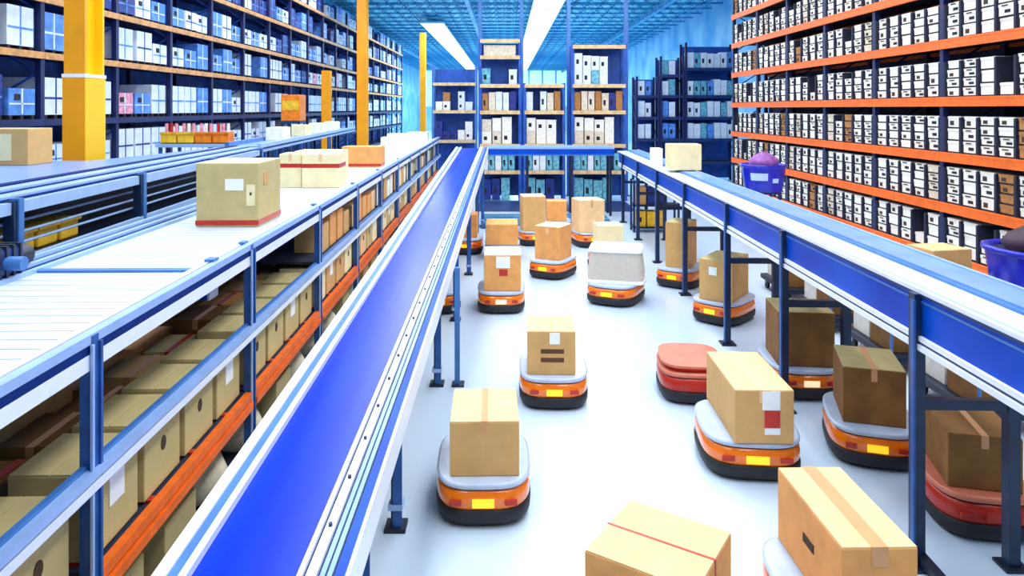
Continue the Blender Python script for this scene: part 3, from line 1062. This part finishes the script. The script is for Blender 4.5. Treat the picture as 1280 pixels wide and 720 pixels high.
rc = thing('belt_conveyor', 'tall blue-panelled conveyor with white belt running along the right', 'conveyor', (XRc, 0, 0), angR)
Q0, Q1 = 2.2, 21.3
ZR = 1.92
MB().box(.08, .38, Q0, 22.3, ZR - .07, ZR - .02, 'belt_white').build('belt', rc)
m = MB()
m.box(.38, .42, Q0, 22.3, ZR - .07, ZR + .0, 'steel_blue')
m.box(.42, .70, Q0, 22.3, ZR - .07, ZR + .015, 'belt_slate')
m.box(.70, .73, Q0, 22.3, ZR - .3, ZR + .03, 'steel_pale')
m.build('outer_deck', rc)
m = MB()
m.box(.0, .03, Q0, Q1, ZR - .01, ZR + .02, 'steel_white')
m.box(.03, .05, Q0, Q1, ZR - .06, ZR + .0, 'steel_navy')
m.box(.05, .08, Q0, Q1, ZR - .06, ZR + .012, 'steel_pale')
m.box(-.004, .03, Q0, Q1, ZR - .03, ZR - .01, 'steel_navy')
m.build('top_rim', rc)
MB().box(.006, .03, Q0, Q1, ZR - .30, ZR - .03, 'panel_blue').box(.0, .006, Q0, Q1, ZR - .07, ZR - .055, 'steel_blue').build('side_panel', rc)
m = MB()
m.box(-.02, .02, Q0, Q1, ZR - .335, ZR - .30, 'steel_white')
m.box(-.01, .02, Q0, Q1, ZR - .355, ZR - .335, 'steel_navy')
m.box(-.03, .03, Q0, Q1, ZR - .395, ZR - .355, 'steel_white')
m.build('bottom_rim', rc)
MB().box(.04, .70, Q0, Q1, ZR - .34, ZR - .30, 'steel_navy').build('underframe', rc)
rposts = [2.6, 5.05, 7.65, 9.8, 12.4, 15.0, 17.6, 20.3]
for i, yy in enumerate(rposts):
    m = MB()
    m.box(-.045, .03, yy - .04, yy + .04, .02, ZR - .01, 'post_dark')
    m.box(-.06, -.045, yy - .055, yy - .01, .02, ZR - .05, 'post_blue')
    lg = m.build('leg', rc)
    MB().box(-.10, .09, yy - .1, yy + .1, 0, .02, 'steel_dark').bar((-.08, yy - .07, .02), (-.08, yy - .07, .05), .015, 'steel_dark', 6).build('base_plate', lg)
    m = MB()
    m.box(.60, .68, yy - .04, yy + .04, .02, ZR - .3, 'post_dark')
    lg = m.build('leg', rc)
    MB().box(.56, .73, yy - .08, yy + .08, 0, .02, 'steel_dark').build('base_plate', lg)
    MB().box(.03, .60, yy - .03, yy + .03, 1.10, 1.17, 'post_dark').build('cross_brace', rc)
MB().box(-.02, .05, Q0, 5.1, .03, .09, 'steel_dark').build('floor_rail', rc)
carton(.64, .5, .52, 'cardboard_cream', 'cardboard_cream', tape=None, name='cardboard_box', label='pale tan box riding at the far end of the right conveyor', loc=Rr(.50, 14.9, ZR + .031), rz=angR)
carton(.22, .4, .40, 'carton_white', tape=None, name='parcel', cat='parcel', label='small white parcel just left of the pale box on right conveyor', loc=Rr(.22, 16.4, ZR - .019), rz=angR)


# ------------------------------------------------------------------ robots
def superring(a, b, z, n=40, e=3.4, oy=0):
    r = []
    for i in range(n):
        t = 2 * math.pi * i / n
        c_, s_ = math.cos(t), math.sin(t)
        r.append((a * math.copysign(abs(c_) ** (2 / e), c_), oy + b * math.copysign(abs(s_) ** (2 / e), s_), z))
    return r


def robot_proto(wd, ln, orange='robot_orange', plate='robot_plate', lamp='robot_lamp', dark=False):
    a, b = wd / 2, ln / 2
    t = obj('delivery_robot', None)
    m = MB()
    m.loft([superring(a * .94, b * .94, .03), superring(a * .99, b * .99, .06), superring(a, b, .10), superring(a, b, .13), superring(a * .97, b * .97, .145)], 'rubber')
    m.build('bumper', t)
    m = MB()
    m.loft([superring(a * .955, b * .955, .145), superring(a * .985, b * .985, .17), superring(a * .99, b * .99, .23), superring(a * .96, b * .965, .275), superring(a * .93, b * .94, .285)], orange)
    shell = m.build('shell', t)
    m = MB()
    m.loft([superring(a * .90, b * .92, .285), superring(a * .90, b * .92, .30)], 'rubber')
    m.loft([superring(a * .96, b * .965, .30), superring(a * .99, b * .985, .315), superring(a * .99, b * .985, .335), superring(a * .95, b * .95, .345)], plate)
    m.build('top_plate', t)
    m = MB()
    m.box(-wd * .11, wd * .11, -b * .992 - .006, -b * .96, .17, .235, lamp)
    m.build('headlight', shell)
    for sx in (-1, 1):
        MB().box(sx * wd * .22, sx * wd * .34, -b * .985 - .004, -b * .95, .185, .225, 'robot_red').build('sensor_strip', shell)
    for sx in (-1, 1):
        m = MB()
        m.bar((sx * (a * .55), b * .1, .06), (sx * (a * .75), b * .1, .06), .06, 'rubber', 14)
        m.build('wheel', t)
    return reg(t)


P1 = robot_proto(.76, .98)
P2 = robot_proto(.76, .98, lamp='robot_lamp_white')
P3 = robot_proto(.72, .85, orange='robot_red', plate='robot_pink', lamp='robot_red')
used = set()
RT = .345


def robot(p, x, y, rz, label):
    o = p if p.name not in used else copy_tree(p)
    used.add(p.name)
    return tag(o, label, 'robot', 'orange delivery robots on the white floor', None, (x, y, 0), rz)


def at(px, py, z=0):
    s = (py - VY) / (H - z)
    return ((px - VX) / s, F / s)


CB = 'cardboard boxes on delivery robots'
# front centre robot
robot(P1, -.18, 5.95, .02, 'orange robot with yellow headlight at bottom centre near the central conveyor')
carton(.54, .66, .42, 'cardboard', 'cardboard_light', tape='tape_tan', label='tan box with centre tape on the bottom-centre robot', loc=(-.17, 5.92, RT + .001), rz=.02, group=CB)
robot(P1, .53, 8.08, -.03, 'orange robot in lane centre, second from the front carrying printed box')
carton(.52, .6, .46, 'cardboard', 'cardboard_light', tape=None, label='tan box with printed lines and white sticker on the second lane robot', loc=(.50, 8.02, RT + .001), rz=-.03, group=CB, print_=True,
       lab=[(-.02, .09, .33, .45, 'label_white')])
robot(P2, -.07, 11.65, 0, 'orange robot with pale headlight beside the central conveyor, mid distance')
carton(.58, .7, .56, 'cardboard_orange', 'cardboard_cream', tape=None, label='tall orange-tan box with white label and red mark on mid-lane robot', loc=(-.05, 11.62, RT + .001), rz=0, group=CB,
       lab=[(-.10, .12, .36, .54, 'label_white'), (-.05, .08, .24, .34, 'tape_red')])
robot(P1, .92, 13.9, -.5, 'orange robot turned at an angle in the middle of the lane')
carton(.52, .56, .62, 'cardboard_orange', 'cardboard_cream', tape='tape_clear', label='tan box with pale tape on the angled mid-lane robot', loc=(.92, 13.88, RT + .001), rz=-.5, group=CB)
robot(P1, -.07, 15.6, 0, 'orange robot directly behind the one with pale headlight')
carton(.68, .8, .42, 'cardboard_orange', 'cardboard_orange', tape=None, label='flat orange-topped box on the robot behind the red-marked box', loc=(-.08, 15.5, RT + .001), rz=0, group=CB)
robot(P1, .66, 17.2, .1, 'distant orange robot left of lane centre near the dark opening')
carton(.54, .6, .80, 'cardboard', 'cardboard_cream', tape=None, label='tall tan box with pale top on the far left-centre robot', loc=(.64, 17.1, RT + .001), rz=.1, group=CB)
robot(P1, 1.30, 18.6, .0, 'orange robot mostly hidden behind the angled robot at the far lane')
carton(.5, .5, .5, 'cardboard_orange', 'cardboard_orange', tape=None, label='small tan box far in the lane behind the tape-crossed box', loc=(1.20, 16.0, RT + .001) if 0 else (1.30, 18.5, RT + .001), rz=0, group=CB)
robot(P1, 1.95, 17.0, .2, 'far orange robot right of centre with two-tone box')
carton(.62, .6, .74, 'cardboard_light', 'cardboard_cream', tape='tape_tan', label='tall pale box with white top on far right-centre robot', loc=(1.93, 16.9, RT + .001), rz=.2, group=CB)
robot(P1, 2.05, 14.4, .1, 'orange robot hidden right behind the big beige fabric bin')
carton(.5, .5, .55, 'cardboard_cream', 'cardboard_cream', tape=None, label='cream box just behind the big beige fabric bin', loc=(2.05, 14.4, RT + .001), rz=.1, group=CB)
_b = robot(P1, 1.86, 12.1, -.45, 'wide orange robot carrying the large beige fabric bin')
_b.scale = (1.12, 1.12, 1.0)
# beige fabric bin
t = thing('fabric_bin', 'large beige fabric bin with white rim on the wide orange robot', 'bin', (1.86, 12.08, RT + .001), -.22)
m = MB()
m.loft([superring(.47, .36, 0, e=7), superring(.45, .35, .25, e=7), superring(.42, .33, .50, e=7)], 'fabric_beige')
m.build('bin_body', t)
m = MB()
m.loft([superring(.44, .35, .50, e=7), superring(.44, .35, .55, e=7), superring(.42, .33, .56, e=7)], 'steel_white')
m.build('rim', t)
MB().loft([superring(.49, .38, 0.002, e=7), superring(.48, .37, .05, e=7)], 'steel_white').build('base_band', t)
# main right robot
_c = robot(P1, 2.20, 6.62, -.10, 'large orange robot right of centre carrying red-labelled box')
_c.scale = (1.14, 1.0, 1.0)
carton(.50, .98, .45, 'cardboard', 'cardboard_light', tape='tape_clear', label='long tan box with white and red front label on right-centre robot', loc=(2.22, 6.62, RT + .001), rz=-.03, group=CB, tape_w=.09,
       lab=[(-.02, .13, .29, .45, 'label_white'), (0, .13, .14, .28, 'tape_red'), (0, .13, .08, .135, 'label_white')])
robot(P3, 2.08, 8.15, -.1, 'empty dark red robot with pinkish top behind the large right-centre robot')
sh = thing('transport_tray', 'flat pinkish red tray on the empty dark red robot', 'tray', (2.08, 8.15, RT + .001), -.1)
MB().loft([superring(.30, .36, 0), superring(.33, .39, .05)], 'robot_red').build('tray_body', sh)
MB().loft([superring(.34, .40, .05), superring(.34, .40, .075)], 'robot_pink').build('tray_top', sh)
robot(P1, 3.34, 11.0, -.75, 'orange robot under the right conveyor holding white-stickered box')
carton(.50, .78, .60, 'cardboard', 'cardboard_olive', tape=None, label='tan box with round white sticker under right conveyor', loc=(3.34, 11.0, RT + .001), rz=-.62, group=CB,
       lab=[(-.10, .02, .38, .50, 'label_white')])
robot(P1, 3.22, 13.2, -.6, 'orange robot behind the second slim post of the right conveyor')
carton(.42, .6, .80, 'cardboard', 'cardboard_olive', tape=None, label='tall tan box partly hidden by a right conveyor post', loc=(3.22, 13.2, RT + .001), rz=-.5, group=CB)
robot(P2, 3.36, 8.32, -.05, 'orange robot with white plate under the right conveyor, brown box aboard')
carton(.60, .60, .60, 'cardboard_brown', 'cardboard_olive', tape=None, label='dark brown box on white-plated robot under right conveyor', loc=(3.36, 8.25, RT + .001), rz=-.12, group=CB)
robot(P1, 3.42, 6.80, -.3, 'orange robot behind the nearest right conveyor post')
carton(.52, .64, .50, 'cardboard_brown', 'cardboard_olive', tape='tape_tan', label='dark brown box behind the nearest right conveyor post', loc=(3.42, 6.80, RT + .001), rz=-.3, group=CB)
robot(P3, 3.66, 5.68, -.15, 'dark robot beyond the nearest right conveyor post, carrying angled brown box')
carton(.5, .62, .40, 'cardboard_brown', 'cardboard_brown', tape='tape_tan', label='angled brown box at right edge under the conveyor', loc=(3.66, 5.68, RT + .001), rz=-.25, group=CB)
# foreground
robot(P2, 2.0, 4.35, -.05, 'foreground orange robot at bottom right, under the large handled box')
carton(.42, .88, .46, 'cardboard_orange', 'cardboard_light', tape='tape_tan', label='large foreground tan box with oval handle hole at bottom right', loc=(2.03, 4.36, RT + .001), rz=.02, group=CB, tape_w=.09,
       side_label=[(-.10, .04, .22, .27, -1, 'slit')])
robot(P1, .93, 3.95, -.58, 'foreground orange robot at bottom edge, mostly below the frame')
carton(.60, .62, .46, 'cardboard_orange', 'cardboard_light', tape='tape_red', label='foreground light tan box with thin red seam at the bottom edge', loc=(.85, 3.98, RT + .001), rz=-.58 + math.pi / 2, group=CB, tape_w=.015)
# robots half hidden below the central conveyor
robot(P1, -.88, 16.2, 0, 'orange robot peeking out beneath the far central conveyor')
carton(.5, .5, .5, 'cardboard_orange', 'cardboard_orange', tape=None, label='orange-tan box beneath the far part of central conveyor', loc=(-.88, 16.2, RT + .001), group=CB)
robot(P1, -1.12, 11.6, .2, 'orange robot half hidden beneath the middle of central conveyor')

# ------------------------------------------------------------------ low shelf with totes under the right conveyor, far
fs = thing('low_shelf', 'low dark shelf with bright totes under the far right conveyor', 'shelf', (3.75, 18.6, 0))
for z in (.15, .72):
    MB().box(-.45, .75, 0, .5, z - .05, z, 'steel_dark').build('shelf_board', fs)
for xx in (-.45, .70):
    MB().box(xx, xx + .05, 0, .05, 0, 1.35, 'steel_navy').box(xx, xx + .05, .45, .5, 0, 1.35, 'steel_navy').build('upright', fs)
fill_row(3.38, 4.42, 18.65, .151, .45, ['tote_orange', 'robot_red', 'tote_yellow'], .26, 'storage_tote', 'tote', 'on lower board of the low shelf', 'totes on the low shelf', fillp=1, dp=.4)
fill_row(3.38, 4.42, 18.65, .721, .5, ['tote_yellow', 'tote_orange', 'cardboard', 'crate_navy'], .26, 'storage_tote', 'tote', 'on upper board of the low shelf', 'totes on the low shelf', fillp=1, dp=.4)
# blue floor platform before the dark opening
t = thing('floor_platform', 'low blue platform on floor in front of the left back rack', 'platform', (0, 0, 0))
MB().bevbox(-.66, .50, 19.2, 22.0 - .9, .0, .12, 'mat_blue', .02).build('deck', t)
for q in range(3):
    MB().box(-.62, .46, 19.5 + q * .5, 19.56 + q * .5, .12, .15, 'tote_teal').build('roller_strip', t)

t = thing('floor_platform', 'low blue platform on floor in front of the middle back rack', 'platform', (0, 0, 0))
MB().bevbox(.66, 2.9, 19.3, 21.2, .0, .12, 'mat_blue', .02).build('deck', t)
for q in range(3):
    MB().box(.70, 2.86, 19.5 + q * .5, 19.56 + q * .5, .12, .15, 'tote_teal').build('roller_strip', t)
t = thing('floor_mat', 'long dark floor mat beyond the cross conveyor at the foot of the back racks', 'mat', (0, 0, 0))
MB().bevbox(-.9, 4.1, 22.4, 24.8, .0, .03, 'steel_navy', .01).build('mat_sheet', t)
# low carts on far side of right conveyor
for i, yy in enumerate((7.6, 9.2, 10.8, 12.4)):
    t = thing('platform_cart', '%s low dark platform cart beyond the right conveyor' % ('nearest', 'second', 'third', 'farthest')[i], 'cart', (4.95, yy, 0), 0, 'low platform carts')
    MB().bevbox(-.35, .35, -.6, .6, .16, .24, 'steel_dark', .01).build('deck', t)
    for sx in (-1, 1):
        for sy in (-1, 1):
            MB().bar((sx * .27 - .02, sy * .48, .08), (sx * .27 + .02, sy * .48, .08), .08, 'rubber', 14).build('wheel', t)
            MB().box(sx * .27 - .035, sx * .27 - .025, sy * .48 - .02, sy * .48 + .02, .08, .16, 'steel_pale').build('caster_fork', t)
    MB().bar((-.33, -.58, .24), (-.33, -.58, .85), .018, 'steel_blue', 8).bar((.33, -.58, .24), (.33, -.58, .85), .018, 'steel_blue', 8).bar((-.33, -.58, .85), (.33, -.58, .85), .018, 'steel_blue', 8).build('handle', t)
    carton(.55, .5, .34, 'cardboard_brown', tape='tape_red', label='brown box with red tape on the %s low cart' % ('nearest', 'second', 'third', 'farthest')[i], loc=(4.95, yy - .22, .241), group='boxes on the low carts')
    carton(.5, .42, .28, 'carton_white', tape=None, label='white box at rear of the %s low cart' % ('nearest', 'second', 'third', 'farthest')[i], loc=(4.95, yy + .32, .241), group='boxes on the low carts')


# ------------------------------------------------------------------ big blue tubs
def tub(x, y, ztop, r, label, patch, bagm):
    t = thing('plastic_tub', label, 'tub', (x, y, 0))
    zb = ztop - .62
    st = MB()
    for sx in (-1, 1):
        for sy in (-1, 1):
            st.box(sx * r * .55 - .03, sx * r * .55 + .03, sy * r * .55 - .03, sy * r * .55 + .03, 0, zb, 'steel_navy')
    st.box(-r * .62, r * .62, -r * .62, r * .62, zb - .06, zb, 'steel_navy')
    st.build('stand', t)
    m = MB()
    m.loft([superring(r * .78, r * .78, zb, e=2.6), superring(r * .84, r * .84, zb + .1, e=2.5), superring(r * .95, r * .95, ztop - .1, e=2.4), superring(r * .96, r * .96, ztop - .06, e=2.4)], 'tub_blue')
    m.loft([superring(r * .9, r * .9, ztop - .06, e=2.4), superring(r * .88, r * .88, ztop - .05, e=2.4)], 'steel_dark')
    m.build('tub_body', t)
    m = MB()
    m.loft([superring(r * .96, r * .96, ztop - .07, e=2.4), superring(r * 1.02, r * 1.02, ztop - .05, e=2.4), superring(r * 1.02, r * 1.02, ztop, e=2.4), superring(r * .95, r * .95, ztop + .01, e=2.4),
            superring(r * .91, r * .91, ztop - .03, e=2.4), superring(r * .9, r * .9, ztop - .06, e=2.4)], 'tub_blue', caps=False)
    m.build('rim', t)
    for (ang, w_, z0, z1) in patch:
        m = MB()
        N = 8
        a0 = ang - w_ / 2
        inner, outer = [], []
        vs = []
        for zz in (z0, z1):
            fr_ = (zz - zb) / (ztop - zb)
            rr_ = r * (.80 + .17 * fr_) + .018
            for i in range(N + 1):
                tt = a0 + w_ * i / N
                c_, s_ = math.cos(tt), math.sin(tt)
                e = 2.45
                rad = (abs(c_) ** e + abs(s_) ** e) ** (-1 / e)
                vs.append((rr_ * rad * c_, rr_ * rad * s_, zz))
        fs = [(i, i + 1, N + 2 + i, N + 1 + i) for i in range(N)]
        m.add(vs, fs, 'tub_print_shine')
        so = m.build('sticker', t)  # print on the far tub, highlight painted onto the near one
        sm = so.modifiers.new('thick', 'SOLIDIFY'); sm.thickness = .004
    b = thing('filled_bag', 'crumpled %s bag sticking out of the %s' % (('dark', 'blue tub at right edge') if bagm == 'bag_dark' else ('purple', 'far blue tub')), 'bag', (x, y, ztop - .05))
    R = []
    for j, (zz, rr_) in enumerate(((0.002, .6), (.08, .7), (.18, .62), (.28, .35), (.34, .1))):
        R.append([(r * (rr_ + .05 * math.sin(3 * q + j)) * math.cos(q) + .0, r * (rr_ + .05 * math.cos(5 * q + j)) * math.sin(q), zz) for q in [a * 2 * math.pi / 18 for a in range(18)]])
    MB().loft(R, bagm).build('bag_body', b)


tub(6.35, 8.5, 1.56, .58, 'big blue plastic tub at the right edge beyond the conveyor', [(-2.0, .45, 1.28, 1.36)], 'bag_dark')
tub(6.05, 16.9, 1.90, .50, 'far blue plastic tub with pale patches beyond the right conveyor', [(-2.1, .8, 1.55, 1.72), (-1.3, .3, 1.5, 1.6)], 'bag_purple')
# tan open carton between tub and conveyor
carton(.6, .5, .3, 'cardboard', 'cardboard_light', tape=None, label='flat tan carton on low stand just left of the right-edge blue tub', loc=(5.95, 9.9, 1.0), rz=.2)
sd = thing('work_stand', 'low navy stand under the flat tan carton by the blue tub', 'stand', (5.95, 9.9, 0), .2)
MB().box(-.38, .38, -.32, .32, .94, .998, 'steel_navy').build('top', sd)
for sx in (-1, 1):
    for sy in (-1, 1):
        MB().box(sx * .33 - .03, sx * .33 + .03, sy * .27 - .03, sy * .27 + .03, 0, .94, 'steel_navy').build('leg', sd)
